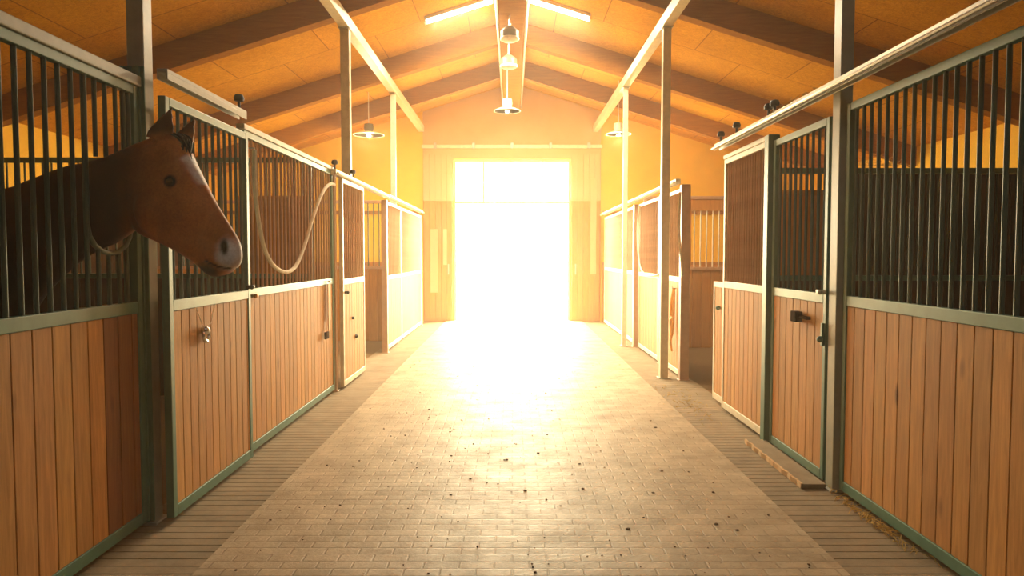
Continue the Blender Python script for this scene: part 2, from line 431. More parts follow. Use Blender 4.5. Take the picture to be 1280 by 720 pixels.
D3 = front('stall_gate', 'stall door', 'left sliding stall door glowing white, half open beside the dark gap', -1.78, 7.50, 8.60, zt=2.21, zs=1.15, fm='cream', bm_='tan_bar')
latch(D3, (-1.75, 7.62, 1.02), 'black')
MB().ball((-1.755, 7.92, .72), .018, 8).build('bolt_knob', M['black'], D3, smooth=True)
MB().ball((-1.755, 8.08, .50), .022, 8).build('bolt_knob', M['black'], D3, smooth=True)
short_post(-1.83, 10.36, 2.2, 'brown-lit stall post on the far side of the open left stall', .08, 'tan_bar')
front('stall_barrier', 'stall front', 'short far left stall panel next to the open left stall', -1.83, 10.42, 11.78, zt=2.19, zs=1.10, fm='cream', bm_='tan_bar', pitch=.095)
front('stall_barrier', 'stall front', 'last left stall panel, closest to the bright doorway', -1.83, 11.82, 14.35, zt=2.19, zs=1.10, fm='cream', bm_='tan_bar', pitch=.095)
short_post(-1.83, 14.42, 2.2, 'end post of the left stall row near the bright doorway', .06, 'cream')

# right side -------------------------------------------------------
XR = 1.96
R1 = front('stall_barrier', 'stall front', 'near right stall front of knotty boards below dark green bars', XR, 1.2, 4.215, zt=2.29, pitch=.0845, board=.118)
D2 = front('stall_gate', 'stall door', 'right stall door with a small dark pull block, beside the tall grey post', 1.93, 4.37, 5.30, zt=2.25, zs=1.17, pitch=.09, board=.12)
MB().box(1.86, 1.91, 4.72, 4.80, .975, 1.045).box(1.885, 1.915, 4.60, 4.72, 1.0, 1.02).build('pull_block', M['dark_wood'], D2, bevel=.004)
latch(D2, (1.90, 4.42, 1.19), 'galv')
MB().box(1.895, 1.912, 4.385, 4.41, .86, 1.0).ball((1.89, 4.40, .90), .02, 8).build('bolt', M['green'], D2, bevel=.003)
short_post(1.925, 5.37, 2.30, 'dark green stall post between the two pine fronts on the right', .085)
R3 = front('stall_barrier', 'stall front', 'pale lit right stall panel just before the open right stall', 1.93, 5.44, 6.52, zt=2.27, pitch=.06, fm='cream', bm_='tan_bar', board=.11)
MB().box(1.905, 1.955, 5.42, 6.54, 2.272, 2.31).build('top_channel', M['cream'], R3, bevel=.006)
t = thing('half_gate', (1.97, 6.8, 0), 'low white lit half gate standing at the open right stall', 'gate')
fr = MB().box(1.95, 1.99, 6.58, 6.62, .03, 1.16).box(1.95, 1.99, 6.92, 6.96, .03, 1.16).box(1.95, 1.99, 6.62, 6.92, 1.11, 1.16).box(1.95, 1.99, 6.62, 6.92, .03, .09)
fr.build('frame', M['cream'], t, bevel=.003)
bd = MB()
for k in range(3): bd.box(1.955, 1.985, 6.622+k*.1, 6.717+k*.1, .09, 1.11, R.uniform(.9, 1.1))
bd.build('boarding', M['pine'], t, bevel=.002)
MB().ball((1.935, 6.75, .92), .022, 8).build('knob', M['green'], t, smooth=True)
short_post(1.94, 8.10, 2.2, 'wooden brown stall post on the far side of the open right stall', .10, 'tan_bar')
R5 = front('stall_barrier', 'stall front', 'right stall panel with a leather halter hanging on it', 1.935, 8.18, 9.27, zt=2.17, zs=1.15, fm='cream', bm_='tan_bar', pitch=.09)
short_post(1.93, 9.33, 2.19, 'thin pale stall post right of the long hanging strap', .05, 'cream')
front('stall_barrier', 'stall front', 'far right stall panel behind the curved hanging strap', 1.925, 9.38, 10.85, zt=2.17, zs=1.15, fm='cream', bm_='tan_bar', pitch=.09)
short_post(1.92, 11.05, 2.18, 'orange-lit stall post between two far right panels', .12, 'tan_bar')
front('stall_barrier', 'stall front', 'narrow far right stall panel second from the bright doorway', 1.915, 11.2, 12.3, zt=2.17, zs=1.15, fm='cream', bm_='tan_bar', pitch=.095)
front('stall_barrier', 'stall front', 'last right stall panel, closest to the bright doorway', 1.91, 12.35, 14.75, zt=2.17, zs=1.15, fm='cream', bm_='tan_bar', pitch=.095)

# ------------------------------------------------------------------ sliding tracks
def track(X, y0, y1, z, label, double=True, m='galv', knobs=()):
    t = thing('sliding_track', (X, (y0+y1)/2, z), label, 'track')
    MB().box(X-.028, X+.028, y0, y1, z, z+.02).box(X-.028, X-.02, y0, y1, z-.035, z).box(X+.02, X+.028, y0, y1, z-.035, z).build('rail', M[m], t, bevel=.002)
    if double: MB().tube([(X+(.045 if X < 0 else -.045), y0, z-.02), (X+(.045 if X < 0 else -.045), y1, z-.02)], .012, 8).build('round_rail', M[m], t, smooth=True)
    for y in knobs:
        k = MB().lathe([(.010, 0), (.010, .05), (.03, .055), (.034, .075), (.026, .095), (.008, .10)], (X, y, z+.02), 14)
        k.build('end_stop', M['black'], t, smooth=True)
    return t
track(-1.80, 3.75, 4.86, 2.355, 'sliding track over the left stall door behind the horse ears', False, 'post', knobs=(4.80,))
MB_ = MB().box(-1.885, -1.86, 3.76, 3.80, 2.30, 2.34)
track(-1.80, 7.30, 10.40, 2.26, 'sliding track over the white left door and the open left stall', True, 'cream', knobs=(7.36, 8.2))
track(-1.80, 10.5, 14.4, 2.27, 'far left sliding track running towards the bright doorway', True, 'cream')
track(1.87, 1.2, 6.62, 2.40, 'long double sliding track over the near right stall fronts', True, 'galv', knobs=(5.30, 5.18, 6.05, 6.5))
track(1.87, 8.15, 14.9, 2.25, 'far right sliding track running towards the bright doorway', True, 'cream')

# ------------------------------------------------------------------ dividers between stalls
def divider(s, Y, label, window=None, high=None, board='dark_wood', zs=1.2, zt=2.3, x_in=1.99):
    t = thing('stall_divider', (s*(x_in+XW)/2, Y, 0), label, 'stall divider')
    xa, xb = sorted((s*x_in, s*(XW-.02)))
    fmat = M['green' if board == 'dark_wood' else 'tan_bar']
    MB().box(xa, xb, Y-.025, Y+.025, zt-.05, zt).box(xa, xb, Y-.03, Y+.03, zs-.02, zs+.03).box(xa, xa+.05, Y-.025, Y+.025, .0, zt-.05).box(xb-.05, xb, Y-.025, Y+.025, 0, zt-.05).build('frame', fmat, t, bevel=.004)
    bd = MB(); x = xa+.05
    while x < xb-.06:
        e = min(x+.14, xb-.05); q = R.uniform(.85, 1.15)
        bd.box(x+.002, e-.002, Y-.018, Y+.018, 0, zs-.02, q); x = e
    if window:
        for u0, u1 in ((xa+.05, window[0]), (window[1], xb-.05)):
            x = u0
            while x < u1-.005:
                e = min(x+.14, u1); q = R.uniform(.85, 1.15)
                bd.box(x+.002, e-.002, Y-.018, Y+.018, zs+.03, zt-.05, q); x = e
        bd.box(window[0], window[1], Y-.018, Y+.018, 2.08, zt-.05)
    if high:
        h0, h1 = sorted((s*x_in+s*.05, s*high)); hb_ = MB(); x = h0
        while x < h1-.005:
            e = min(x+.14, h1); hb_.box(x+.002, e-.002, Y-.02, Y+.02, zs+.03, 1.95, R.uniform(.85, 1.1)); x = e
        hb_.box(h0, h1, Y-.026, Y+.026, 1.95, 2.0, .9)
        hb_.build('upper_boarding', M['tan_wood'], t, bevel=.002)
        if s > 0:
            hb_ = MB(); x = high+.002
            while x < xb-.06:
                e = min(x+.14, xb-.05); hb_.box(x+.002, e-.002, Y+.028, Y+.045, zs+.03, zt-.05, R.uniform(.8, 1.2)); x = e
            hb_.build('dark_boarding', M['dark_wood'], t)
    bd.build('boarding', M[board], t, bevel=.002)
    u0, u1 = window if window else (xa+.05, xb-.05)
    zz = 2.08 if window else zt-.05
    first = None; n = round((u1-u0)/.088); st = (u1-u0)/n
    for i in range(n):
        x = u0+st*(i+.5)
        if first is None: first = MB().tube([(x, Y, zs+.029), (x, Y, zz)], .010, 8, cap=False).build('bar', M['cream' if window else 'bar'], t, smooth=True); x00 = x
        else: copy_part(first, t, (x-x00, 0, 0))
    return t
divider(-1, 7.20, 'left stall divider with a barred top, seen behind the horse', high=2.75, zt=2.38)
divider(1, 6.56, 'right stall divider with a dark barred top, seen through the near right bars', high=3.0, zt=2.2)
divider(-1, 11.80, 'far left stall divider beyond the open left stall', board='tan_wood')
divider(1, 10.95, 'right wooden stall partition with a small bright barred window', window=(2.72, 3.28), board='tan_wood')
divider(-1, .9, 'left stall divider beside the camera, ending the near left stall')
divider(1, .9, 'right stall divider beside the camera, ending the near right stall')

# ------------------------------------------------------------------ small hanging things
def smooth_path(pts, k=6):
    pts = [Vector(p) for p in pts]; out = []
    P = [pts[0]*2-pts[1]] + pts + [pts[-1]*2-pts[-2]]
    for i in range(1, len(P)-2):
        a, b, c, d = P[i-1:i+3]
        for j in range(k):
            t = j/k; out.append(.5*((2*b)+(c-a)*t+(2*a-5*b+4*c-d)*t*t+(3*b-a-3*c+d)*t**3))
    out.append(pts[-1]); return out
XRo = -1.785
rp = [at_x(x, y, XRo) for x, y in ((318, 188), (318, 215), (319.5, 245), (324, 280), (331, 312), (342, 332), (357, 340), (370, 332), (381, 306), (390, 276), (399, 250), (406, 236), (413, 230), (418, 231))]
t = thing('lead_rope', rp[0], 'white cotton rope looped in a long sag across the left stall bars', 'rope')
sp = smooth_path(rp, 8)
MB().tube(sp, .016, 8).build('rope', M['rope'], t, smooth=True)
for q in (sp[0], sp[-1]):
    MB().tube([q+Vector((-.045, 0, .015)), q+Vector((0, 0, .015)), q], .006, 6).build('hook', M['galv'], t, smooth=True)
# strap and clasp at the far end of that panel
a, b = at_x(412, 352, -1.80), at_x(410, 414, -1.80)
t = thing('hanging_strap', a, 'tan strap with a dark clasp hanging at the end of the rope-draped panel', 'strap')
MB().box(-1.806, -1.796, a.y-.07, a.y-.02, b.z, a.z-.02, 1).box(-1.812, -1.803, a.y+.0, a.y+.05, b.z+.1, a.z-.02).build('strap', M['leather'], t, bevel=.002)
MB().tube([(-1.82, a.y, a.z), (-1.79, a.y, a.z)], .008, 8).build('hook', M['galv'], t)
MB().box(-1.812, -1.788, b.y-.10, b.y+.0, b.z-.07, b.z).build('clasp', M['dark_wood'], t, bevel=.005)
# hanging clip on door D1
c0 = at_x(258, 417, -1.765)
t = thing('hanging_clip', c0, 'bright metal clip hanging on two thin cords from the left door rail', 'clip')
for q in ((245, 384), (268, 381)):
    w = at_x(q[0], q[1], -1.772)
    MB().tube([w, (w+c0)/2+Vector((0.004, 0, -.02)), c0+Vector((0, 0, .015))], .0025, 6).build('cord', M['rope'], t, smooth=True)
mb = MB()
ring = [c0+Vector((0, .034*math.cos(a), .034*math.sin(a)-.01)) for a in [2*math.pi*k/16 for k in range(17)]]
mb.tube(ring, .012, 8); mb.ball(c0+Vector((.0, -.014, .02)), .026, 8); mb.build('ring', M['chrome'], t, smooth=True)
# halter on R5
def halter(x, ya_, z, s, label):
    t = thing('leather_halter', (x, ya_, z), label, 'halter')
    mb = MB()
    L = smooth_path([(x, ya_, z), (x-.012, ya_+.05, z-.15), (x-.015, ya_+.08, z-.36), (x-.012, ya_+.03, z-.55), (x-.012, ya_-.03, z-.40), (x-.012, ya_-.05, z-.2), (x, ya_, z)], 6)
    mb.tube(L, .016, 6); mb.tube(smooth_path([(x-.01, ya_+.075, z-.33), (x-.03, ya_+.01, z-.36), (x-.012, ya_-.04, z-.33)], 5), .014, 6)
    mb.tube(smooth_path([(x-.012, ya_+.03, z-.55), (x-.02, ya_+.05, z-.64), (x-.012, ya_+.02, z-.74)], 5), .012, 6)
    mb.build('strap', M['leather'], t, smooth=True)
    MB().ball((x-.02, ya_+.03, z-.55), .018, 8).build('buckle', M['brass'], t, smooth=True)
    MB().tube([(x+.03, ya_, z+.005), (x-.02, ya_, z+.005), (x-.025, ya_, z+.03)], .006, 6).build('hook', M['galv'], t)
    return t
halter(1.895, 8.42, 1.02, 1, 'tan leather halter hanging on the white boards beside the open right stall')
# curved strap on far right panel
pts = [at_x(x, y, 1.885) for x, y in ((799, 258), (797, 290), (798, 318), (802, 338), (812, 345), (824, 343))]
t = thing('long_reins', pts[0], 'long white strap hanging in a curve on the far right stall panel', 'strap')
MB().tube(smooth_path(pts, 6), .013, 6).build('strap', M['rope'], t, smooth=True)
MB().tube([pts[0]+Vector((.05, 0, .01)), pts[0]], .007, 6).build('hook', M['galv'], t)
pts = [at_x(x, y, 1.885) for x, y in ((850, 240), (848.5, 290), (851, 320), (853, 345))]
t = thing('lunge_rope', pts[0], 'pale cord hanging from the track at the corner of the open right stall', 'rope')
MB().tube(smooth_path(pts, 6), .012, 6).build('rope', M['rope'], t, smooth=True)
# hay tufts
def hay(c, n, r, label, hgt=.05):
    mb = MB()
    for _ in range(n):
        p = Vector(c)+Vector((R.gauss(0, r[0]), R.gauss(0, r[1]), abs(R.gauss(0, hgt*.4))))
        d = Vector((R.uniform(-1, 1), R.uniform(-1, 1), R.uniform(-.1, .6))).normalized()*R.uniform(.03, .07)
        mb.tube([p-d*.5, p+Vector((0, 0, .006)), p+d*.5], [.0016, .0022, .0012], 4)
    return tag(mb.build('hay_tuft', M['hay']), label, 'hay', kind='stuff')
hay((3.33, 6.56, 2.215), 120, (.16, .012), 'small tuft of hay caught on top of the right divider rail', .09)
hay((1.87, 4.75, 2.425), 60, (.012, .28), 'stray straw lying on the long right sliding track', .02)
hay((1.90, 3.72, .012), 160, (.018, .22), 'loose straw along the foot of the near right boards', .02)
hay((1.40+.25, 6.9, .012), 80, (.1, .4), 'loose straw on the strip by the open right stall', .012)

# threshold slab at the right stall door
th = thing('threshold_slab', (1.87, 4.83, 0), 'worn raised concrete threshold slab in front of the right stall door', 'threshold')
fr_ = [(1.75+.004*math.sin(q*9)+R.uniform(-.003, .003), 4.30+q*1.06/14) for q in range(15)]
MB().prism(fr_ + [(1.905, 5.36), (1.905, 4.30)], 'z', .001, .03).build('slab', M['conc'], th, bevel=.004)
mb = MB()
for (x_, y_), (x2_, y2_) in zip(fr_, fr_[1:]): mb.prism([(x_-.004, y_), (x_+.012, y_+.008), (x2_+.010, y2_), (x2_-.004, y2_-.006)], 'z', .003, .034)
mb.build('worn_edge', M['pale'], th)
# dirt crumbs on the paving
mb = MB()
for _ in range(520):
    y = 1.7 + 9*R.random()**1.3; x = R.uniform(-1.3, 1.4); r = R.choice((.003, .0035, .004, .005, .0075))*R.uniform(.7, 1.1)
    mb.ball((x, y, .02+r*.35), r, 4, scale=(R.uniform(.8, 1.8), R.uniform(.8, 1.6), .6))
tag(mb.build('dirt_crumbs', M['crumb']), 'dark dirt crumbs scattered over the brick aisle', 'dirt', kind='stuff')

# ------------------------------------------------------------------ lamps
def area(name, loc, size, power, col, rot=(0, 0, 0)):
    d = bpy.data.lights.new(name, 'AREA'); d.shape = 'RECTANGLE'; d.size, d.size_y = size; d.energy = power; d.color = col
    o = bpy.data.objects.new(name, d); COL.objects.link(o); o.location = loc; o.rotation_euler = rot; return o
def strip(s, Y, xa, xb, label, power, col=(.95, .93, .88)):
    xc = (xa+xb)/2*s
    t = thing('strip_light', (xc, Y, zroof(xc)-.02), label, 'strip light')
    def P(x, dz): return (s*x, zroof(x)+dz)
    MB().prism([P(xa, -.005), P(xb, -.005), P(xb, -.05), P(xa, -.05)], 'y', Y-.06, Y+.06).build('housing', M['cream'], t, bevel=.004)
    MB().prism([P(xa+.02, -.05), P(xb-.02, -.05), P(xb-.02, -.085), P(xa+.02, -.085)], 'y', Y-.05, Y+.05).build('diffuser', M['tube'], t, bevel=.01)
    for q in (xa, xb-.02): MB().prism([P(q, -.05), P(q+.02, -.05), P(q+.02, -.088), P(q, -.088)], 'y', Y-.055, Y+.055).build('end_cap', M['cream'], t)
    a = area('strip_lamp', (xc, Y, zroof(xc)-.11), (xb-xa, .1), power, col, (0, math.atan(SL)*s, 0))
    return t
strip(-1, 9.9, .25, 1.18, 'bright white strip light on the left roof slope beside the ridge', 260, (1, .80, .52))
strip(1, 9.9, .17, 1.06, 'bright white strip light on the right roof slope beside the ridge', 260, (1, .80, .52))

strip(1, 1.3, .17, 1.06, 'unseen cool strip light added above the camera to fill the horse face', 11, (.80, .92, 1))  # added fill light out of view, lightens the horse's near face

def pendant(c, zt, r, label, power=40, flat=True):
    x, y, z = c
    t = thing('pendant_lamp', (x, y, z), label, 'pendant lamp')
    MB().tube([(x, y, z+.10), (x, y, zt)], .008, 8).build('rod', M['shade'], t)
    MB().lathe([(.03, .20), (.075, .19), (.085, .12), (.07, .05), (.05, .045)][::-1], (x, y, z), 20).build('housing', M['bulbcan'] if not flat else M['shade'], t, smooth=True)
    MB().lathe([(r, 0), (r*.98, .012), (r*.6, .045), (.05, .06), (.03, .055), (r*.5, .035), (r*.95, .0)], (x, y, z), 28).build('lamp_shade', M['shade'], t, smooth=True)
    MB().ball((x, y, z+.005), .035, 10).build('bulb', M['tube'], t, smooth=True)
    d = bpy.data.lights.new('pendant_light', 'POINT'); d.energy = power; d.color = (1, .72, .36); d.shadow_soft_size = .06
    o = bpy.data.objects.new('pendant_light', d); COL.objects.link(o); o.location = (x, y, z-.07)
    return t
p = at_y(634, 139, 11.6); pendant(p, 4.46, .215, 'white disc pendant lamp hanging under the ridge before the bright doorway', 20)
p = at_y(461, 169, 12.6); pendant(p, zroof(p.x)-.0, .27, 'pendant lamp with a dark housing above the far left stalls', 150, False)
p = at_y(773, 168, 12.6); pendant(p, zroof(p.x)-.0, .22, 'pendant lamp with a flat white shade above the far right stalls', 150)
# ridge spot lamps
def can(c, label, r=.1):
    x, y, z = c
    t = thing('ridge_lamp', c, label, 'lamp')
    MB().lathe([(r*.7, .0), (r, .02), (r, .11), (r*.5, .16), (.02, .18)], (x, y, z), 22).build('housing', M['bulbcan'], t, smooth=True)
    MB().lathe([(.01, -.035), (r*.7, -.02), (r*1.05, .0), (r*1.08, .02), (r*1.0, .03)], (x, y, z), 22).build('glass_bowl', M['shade'], t, smooth=True)
    MB().tube([(x, y, z+.17), (x, y, 4.455)], .012, 8).build('stem', M['galv'], t)
can(at_y(636, 84, 10.4), 'round lamp with a dark top under the ridge, lower of the two', .115)
can(at_y(637, 50, 9.3), 'round lamp hanging close under the ridge, upper of the two', .115)
for (px, py, Y, lab) in ((743, 0, 0, 0),)[:0]: pass

# ------------------------------------------------------------------ the horse
HY = 3.30
def hp(px, py, Y): return at_y(px, py, Y)
st = []      # (top, bottom, half width, taper)
def S(top, bot, w, k=0.0, p=1.0): st.append((Vector(top), Vector(bot), w, k, p))
BY = 3.52
S((-4.80, BY, 1.40), (-4.79, BY, 1.28), .04)
S((-4.74, BY, 1.50), (-4.72, BY, 1.00), .17)
S((-4.58, BY, 1.585), (-4.52, BY, .86), .25)
S((-4.25, BY, 1.62), (-4.2, BY, .84), .275)
S((-3.85, BY, 1.56), (-3.85, BY, .86), .29)
S((-3.5, BY, 1.55), (-3.5, BY, .83), .285)
S((-3.2, BY, 1.63), (-3.15, BY, .82), .25, -.25)
S((-2.95, BY, 1.69), (-2.85, BY, .86), .225, -.3)
S((-2.72, BY, 1.725), (-2.58, BY, .95), .19, -.35)
S(hp(5, 236, 3.5), hp(12, 425, 3.5), .155, -.3)
S(hp(45, 222, 3.48), hp(50, 372, 3.48), .135, -.25)
S(hp(80, 209, 3.46), hp(88, 335, 3.46), .122, -.2)
S(hp(107, 203, 3.44), hp(118, 315, 3.44), .112, -.2)
S(hp(130, 197, 3.42), hp(142, 305, 3.42), .103, -.15)
S(hp(150, 189, 3.39), hp(158, 295, 3.39), .096, -.1)
S(hp(168, 181, 3.36), hp(169, 288, 3.36), .09, 0)
S(hp(186, 174, 3.335), hp(173, 291, 3.335), .09, 0)
S(hp(203, 167, 3.315), hp(181, 296, 3.315), .098, .05)
S(hp(219, 168, 3.30), hp(193, 301, 3.30), .106, .1)
S(hp(233, 181, HY-.01), hp(206, 307, HY-.01), .108, .12)
S(hp(244, 203, HY-.02), hp(219, 313.5, HY-.02), .098, .1)
S(hp(256, 226, HY-.03), hp(230, 320, HY-.03), .082, .0)
S(hp(268, 249, HY-.04), hp(240, 327, HY-.04), .066, -.05)
S(hp(280, 269, HY-.05), hp(248, 333, HY-.05), .056, -.05)
S(hp(290, 285, HY-.055), hp(254, 339, HY-.055), .055, -.02)
S(hp(297, 297, HY-.06), hp(261, 344, HY-.06), .058, .0)
S(hp(301, 309, HY-.065), hp(270, 346, HY-.065), .056, .0)
S(hp(302, 321, HY-.07), hp(281, 344, HY-.07), .046, 0)
S(hp(300, 330, HY-.07), hp(290, 340, HY-.07), .028, 0)
hb = MB(); NS = 40; vs = []
def cat(a, b, c, d, t): return .5*((2*b)+(c-a)*t+(2*a-5*b+4*c-d)*t*t+(3*b-a-3*c+d)*t**3)
fine = []
for i in range(len(st)-1):
    g = [st[max(i-1, 0)], st[i], st[i+1], st[min(i+2, len(st)-1)]]
    for j in range(4):
        t = j/4; fine.append(tuple(cat(*[q[k] for q in g], t) for k in range(5)))
fine.append(st[-1])
for (tp, bt, w, k, p) in fine:
    c = (tp+bt)/2; h = (tp-bt)/2
    for j in range(NS):
        a = 2*math.pi*j/NS; ca, sa = math.cos(a), math.sin(a)
        sy = math.copysign(abs(sa)**.85, sa)
        vs.append(c + h*ca + Vector((0, 1, 0))*(w*(1+k*ca)*sy))
K = len(fine)
fs = [(i*NS+j, i*NS+(j+1) % NS, (i+1)*NS+(j+1) % NS, (i+1)*NS+j) for i in range(K-1) for j in range(NS)]
fs += [tuple(range(NS-1, -1, -1)), tuple((K-1)*NS+j for j in range(NS))]
hb.add(vs, fs)
def limb(pts):
    hb.tube(smooth_path([p[:3] for p in pts], 4), [q for q in _rint([p[3] for p in pts], 4)], 16)
def _rint(r, k):
    out = []
    for i in range(len(r)-1):
        for j in range(k): out.append(r[i]+(r[i+1]-r[i])*j/k)
    return out+[r[-1]]
for sy, dx in ((-1, .0), (1, .10)):
    y = BY+sy*.15
    x = -2.90-dx
    limb([(x-.05, y-sy*.02, 1.15, .13), (x-.02, y, .95, .115), (x, y, .78, .085), (x+.01, y, .60, .058), (x+.012, y, .52, .056), (x+.005, y, .45, .045), (x, y, .30, .034), (x, y, .19, .042), (x+.03, y, .12, .034), (x+.05, y, .07, .045)])
    x = -4.42+dx
    limb([(x-.02, y-sy*.03, 1.2, .20), (x+.04, y, .98, .16), (x+.03, y, .85, .115), (x-.06, y, .72, .075), (x-.16, y, .60, .062), (x-.17, y, .52, .052), (x-.14, y, .32, .038), (x-.13, y, .19, .045), (x-.10, y, .12, .036), (x-.07, y, .07, .047)])
# brow, cheek, crest, ears, chin
for sg in (-1, 1):
    hb.ball(hp(213, 226, HY+sg*.087), .032, 10, scale=(1.05, .75, .85))
    hb.ball(hp(216, 216, HY+sg*.084), .028, 10, scale=(1.1, .75, .6))
    hb.ball(hp(195, 262, HY+.01+sg*.055), .125, 14, scale=(.78, .45, .95))       # jowl
    q0, q1 = hp(224, 244, HY+sg*.082), hp(246, 284, HY-.03+sg*.056)
    hb.tube([q0, (q0+q1)/2, q1], [.016, .022, .012], 10)
    hb.ball(hp(281, 309, HY-.06+sg*.035), .036, 10, scale=(.75, .75, 1.05))        # nostril wing
hb.ball(hp(264, 337, HY-.055), .035, 10, scale=(1.1, .9, .7))
def ear(base, tip, wid, facing):
    base, tip = Vector(base), Vector(tip); ax = tip-base
    n = 9
    side = ax.cross(Vector(facing)).normalized(); fr = side.cross(ax).normalized()
    prof = [1.0, 1.0, .93, .81, .67, .51, .35, .18, .04]
    vs = []; ns = 14
    for i in range(n):
        t = i/(n-1); c = base+ax*t; w = wid*prof[i]
        for j in range(ns):
            a = 2*math.pi*j/ns
            x_, y_ = math.cos(a)*w, math.sin(a)*w*.45
            if y_ > 0: y_ *= -.25*math.sin(math.pi*min(1, t*1.1+.05))+.25*(1-t)      # hollow front
            vs.append(c+side*x_+fr*y_)
    fs = [(i*ns+j, i*ns+(j+1) % ns, (i+1)*ns+(j+1) % ns, (i+1)*ns+j) for i in range(n-1) for j in range(ns)]
    fs += [tuple(range(ns-1, -1, -1)), tuple((n-1)*ns+j for j in range(ns))]
    hb.add(vs, fs)
ear(hp(199, 176, 3.25), hp(216, 131, 3.22), .062, (.75, -.55, .2))
ear(hp(228, 181, 3.35), hp(246, 143, 3.37), .050, (.75, -.5, .2))
hme = bpy.data.meshes.new('tmp'); hme.from_pydata([tuple(v) for v in hb.v], [], hb.f)
bm = bmesh.new(); bm.from_mesh(hme); bmesh.ops.recalc_face_normals(bm, faces=bm.faces); bm.to_mesh(hme); bm.free()
tmp = bpy.data.objects.new('tmp', hme); COL.objects.link(tmp)
rm = tmp.modifiers.new('r', 'REMESH'); rm.mode = 'VOXEL'; rm.voxel_size = .0085
sm = tmp.modifiers.new('s', 'SMOOTH'); sm.iterations = 5; sm.factor = .5
dg = bpy.context.evaluated_depsgraph_get()
body = bpy.data.meshes.new_from_object(tmp.evaluated_get(dg)); body.name = 'horse_body'
bpy.data.objects.remove(tmp)
# dents, coat colours and shade painted on the neck
nos = [hp(277.5, 309, HY-.06-.07), hp(277.5, 309, HY-.06+.07)]
def seg_d(p, a, b):
    ab = b-a; t = max(0, min(1, (p-a).dot(ab)/ab.length_squared)); return (p-a-ab*t).length
def proj(v):      # picture position, used to lay out ear colour and painted neck shade
    r = v-Vector((0, 0, H)); z = r.dot(CF); return 640+F*r.x/z, 360-F*r.dot(CU)/z
ca = body.color_attributes.new('coat', 'FLOAT_COLOR', 'POINT')
def sst(a, b, x): x = max(0, min(1, (x-a)/(b-a))); return x*x*(3-2*x)
MZ = hp(290, 318, HY-.065)
mouth = [hp(292, 336, HY-.07), hp(280, 334, HY-.065), hp(268, 329, HY-.06), hp(262, 326, HY-.055)]
star0, star1 = hp(243, 200, HY-.02), hp(256, 224, HY-.03)
def mixc(a, b, t): return tuple(a[i]*(1-t)+b[i]*t for i in range(3))
eyes = [hp(213, 227, HY-.112), hp(213, 227, HY+.106)]
norms = [v.normal.copy() for v in body.vertices]
newco = []
for v in body.vertices:
    co = v.co.copy(); n = norms[v.index]; c = (.56, .185, .042)
    if co.x > -2.2 and co.z > 1.2:
        nq = [nos[0] if co.y < HY-.06 else nos[1]]
        for k, q in enumerate(nq):
            d = co-q; e = math.sqrt((d.x/.020)**2+(d.z/.042)**2+(d.y/.05)**2)
            if e < 1.6: co -= n*.016*(1-sst(.1, 1.5, e)); c = mixc((.012, .008, .006), c, sst(.55, 1.15, e))
        xz = Vector((co.x, 0, co.z))
        dm = min(seg_d(xz, Vector((mouth[i].x, 0, mouth[i].z)), Vector((mouth[i+1].x, 0, mouth[i+1].z))) for i in range(3))
        dmz = (co-MZ); dmz = math.sqrt((dmz.x/.085)**2+(dmz.z/.105)**2+(dmz.y/.16)**2)
        nn = pnoise(co*30)*.12
        if True:
            e0 = min(math.sqrt(((co-q).x/.020)**2+((co-q).z/.042)**2) for q in nq)
            c = mixc((.82, .86, .92), c, sst(.40, .92, dmz+nn))
            low = (co-hp(262, 342, HY-.055)); low = math.sqrt((low.x/.075)**2+(low.z/.05)**2)
            c = mixc((.05, .032, .025), c, sst(.5, 1.3, low+nn))
            c = mixc((.012, .008, .006), c, sst(.5, 1.2, e0))
        if dm < .02: co -= n*.006*(1-sst(.002, .012, dm)); c = mixc((.015, .01, .008), c, sst(.0015, .007, dm))
        ds = seg_d(xz, Vector((star0.x, 0, star0.z)), Vector((star1.x, 0, star1.z)))
        if ds < .06 and n.x > .05: c = mixc((.9, .9, .9), c, max(sst(.014, .034, ds+nn*.05), sst(.035, .06, abs(co.y-(HY-.04)))))
        for q in eyes:
            d = (co-q).length
            if d < .04: c = mixc((.03, .012, .006), c, sst(.022, .034, d))
        for hx, hy, hr, hd in ((221, 269, .030, .009), (232, 291, .028, .006), (238, 262, .03, -.004), (262, 296, .035, .005)):
            g = hp(hx, hy, co.y); d = (co-g).length
            if d < hr and abs(n.y) > .3: co -= n*hd*(1-sst(.0, hr, d))
        d = (co-hp(207, 207, HY-.09)).length
        if d < .035: co -= n*.006*(1-sst(.0, .03, d))
        # ears darker inside and at rims
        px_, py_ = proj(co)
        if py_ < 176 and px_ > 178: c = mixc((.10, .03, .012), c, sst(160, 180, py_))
        if px_ < 200: c = mixc((.045, .013, .006), c, sst(140, 200, px_))  # dark stall's shade on the neck put into the coat colour
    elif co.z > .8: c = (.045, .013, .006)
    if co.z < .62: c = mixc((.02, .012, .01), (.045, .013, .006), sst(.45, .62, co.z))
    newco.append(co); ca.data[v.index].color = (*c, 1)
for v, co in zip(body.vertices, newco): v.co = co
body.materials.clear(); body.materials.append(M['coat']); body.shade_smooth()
horse = thing('horse', (-3.6, BY, 0), 'brown horse leaning its head out of the near left stall over the aisle', 'horse')
for v in body.vertices: v.co -= WL['horse']
bo = bpy.data.objects.new('body', body); COL.objects.link(bo); bo.parent = horse
for q, sg in zip(((213, 227, HY-.105), (213, 227, HY+.105)), (-1, 1)):
    e = MB().ball(hp(*q), .0215, 14, scale=(1.1, .8, .85)).build('eye', M['eye'], horse, smooth=True)
for sy, dx in ((-1, 0), (1, .10)):
    for x in (-2.85-dx, -4.49+dx):
        MB().lathe([(.068, .0), (.064, .02), (.05, .085), (.04, .09)], (x+.01, BY+sy*.15, -.008), 18).build('hoof', M['hoof'], horse, smooth=True)
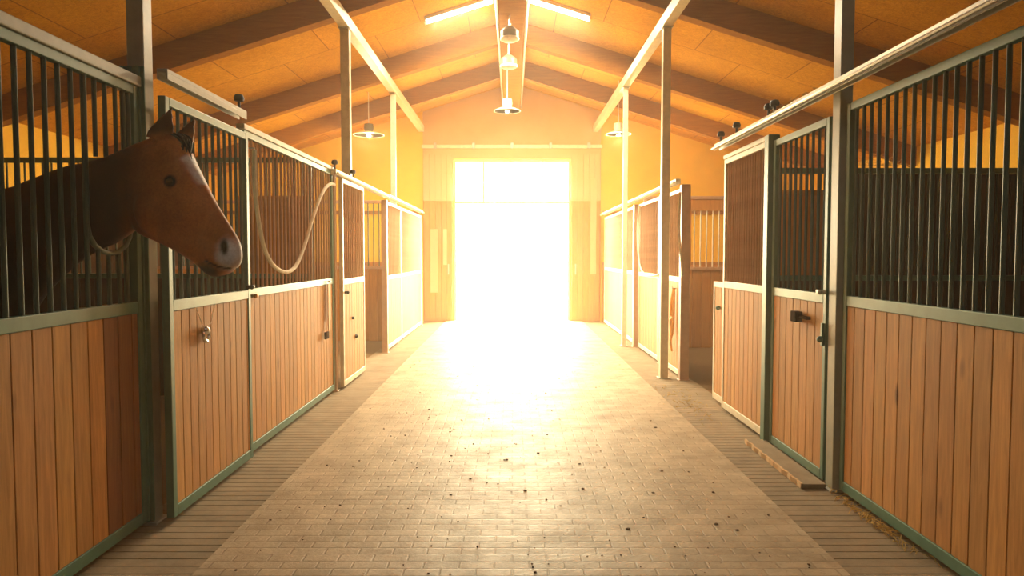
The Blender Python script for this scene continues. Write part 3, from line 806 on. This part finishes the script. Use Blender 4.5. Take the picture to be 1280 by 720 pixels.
# mane, forelock, tail
def lock(mb, p, d0, d1, L, w, n=6):
    pts = []
    for i in range(n):
        t = i/(n-1); pts.append(p + d0*(L*.35*t*(1-t*.5)) + d1*(L*t*t*.8+L*.2*t))
    mb.tube(pts, [w*(1-.15*i) if i < n-1 else w*.08 for i in range(n)], 6, flat=(1, .45, 1))
mane = MB()
crest = [q[0] for q in fine if q[0].x > -3.05 and q[0].x < at_y(206, 168, 3.3).x]
for i in range(len(crest)-1):
    for j in range(9):
        p = crest[i].lerp(crest[i+1], R.random())+Vector((0, R.uniform(.0, .02), -.008))
        lock(mane, p, Vector((R.uniform(-.2, .3), .6, R.uniform(.15, .45))), Vector((R.uniform(-.15, .15), .25, -1)), R.uniform(.13, .26), R.uniform(.007, .011))
mane.build('mane', M['hair'], horse, smooth=True)
fl = MB()
for j in range(46):
    p = hp(R.uniform(206, 228), R.uniform(166, 172), HY+R.uniform(-.035, .04))
    q = hp(R.uniform(222, 240), R.uniform(188, 207), HY+R.uniform(-.05, .05)-.02)
    mid = (p+q)/2+Vector((.022, 0, .02))
    fl.tube(smooth_path([p, mid, q], 4), [.0055]*5+[.005, .004, .003, .0012], 6)
fl.build('forelock', M['hair'], horse, smooth=True)
tl = MB()
for j in range(50):
    p = Vector((-4.76, BY+R.uniform(-.03, .03), 1.42+R.uniform(-.04, .04)))
    tl.tube(smooth_path([p, p+Vector((-.10, R.uniform(-.04, .04), -.12)), p+Vector((-.13+R.uniform(-.03, .03), R.uniform(-.08, .08), -.55)), p+Vector((-.1+R.uniform(-.04, .04), R.uniform(-.09, .09), -1.0+R.uniform(-.1, .1)))], 4), [.009]*12+[.002], 5)
tl.build('tail', M['hair'], horse, smooth=True)

# ------------------------------------------------------------------ daylight
w = bpy.data.worlds.new('daylight'); SC.world = w; w.use_nodes = True
bg = w.node_tree.nodes['Background']; bg.inputs[0].default_value = (1, .84, .52, 1); bg.inputs[1].default_value = 52
pl = bpy.data.lights.new('doorway_portal', 'AREA'); pl.shape = 'RECTANGLE'; pl.size, pl.size_y = 2*DX, DH; pl.cycles.is_portal = True
o = bpy.data.objects.new('doorway_portal', pl); COL.objects.link(o); o.location = (0, YE+.24, DH/2); o.rotation_euler = (math.radians(-90), 0, 0)

# morning haze standing in the barn
if True:
    hm = bpy.data.materials.new('haze'); hm.use_nodes = True; nt = hm.node_tree; nt.nodes.clear()
    vsn = nt.nodes.new('ShaderNodeVolumeScatter'); vsn.inputs['Color'].default_value = (1, .85, .64, 1); vsn.inputs['Density'].default_value = .0085; vsn.inputs['Anisotropy'].default_value = .65
    ou = nt.nodes.new('ShaderNodeOutputMaterial'); nt.links.new(vsn.outputs[0], ou.inputs['Volume'])
    hz = MB().prism([(-XW+.05, .05), (XW-.05, .05), (XW-.05, zroof(XW)-.1), (0, zroof(0)-.05), (-XW+.05, zroof(XW)-.1)], 'y', -1.5, YE+.3).build('haze', hm)
    tag(hz, 'thin warm haze filling the barn', 'haze', kind='stuff')

# ------------------------------------------------------------------ camera and view
cd = bpy.data.cameras.new('camera'); cam = bpy.data.objects.new('camera', cd); COL.objects.link(cam)
cd.sensor_width = 36; cd.lens = 36*F/1280; cam.location = (0, 0, H); cam.rotation_euler = (math.radians(90)-TH, 0, 0); cd.clip_end = 300
SC.camera = cam
SC.view_settings.view_transform = 'Standard'; SC.view_settings.look = 'None'; SC.view_settings.gamma = 1; SC.view_settings.exposure = 0.15
SC.view_settings.use_curve_mapping = False
SC.cycles.max_bounces = 8; SC.cycles.diffuse_bounces = 4; SC.cycles.glossy_bounces = 3; SC.cycles.volume_bounces = 1; SC.cycles.transparent_max_bounces = 8
SC.cycles.sample_clamp_indirect = 6; SC.cycles.use_denoising = True
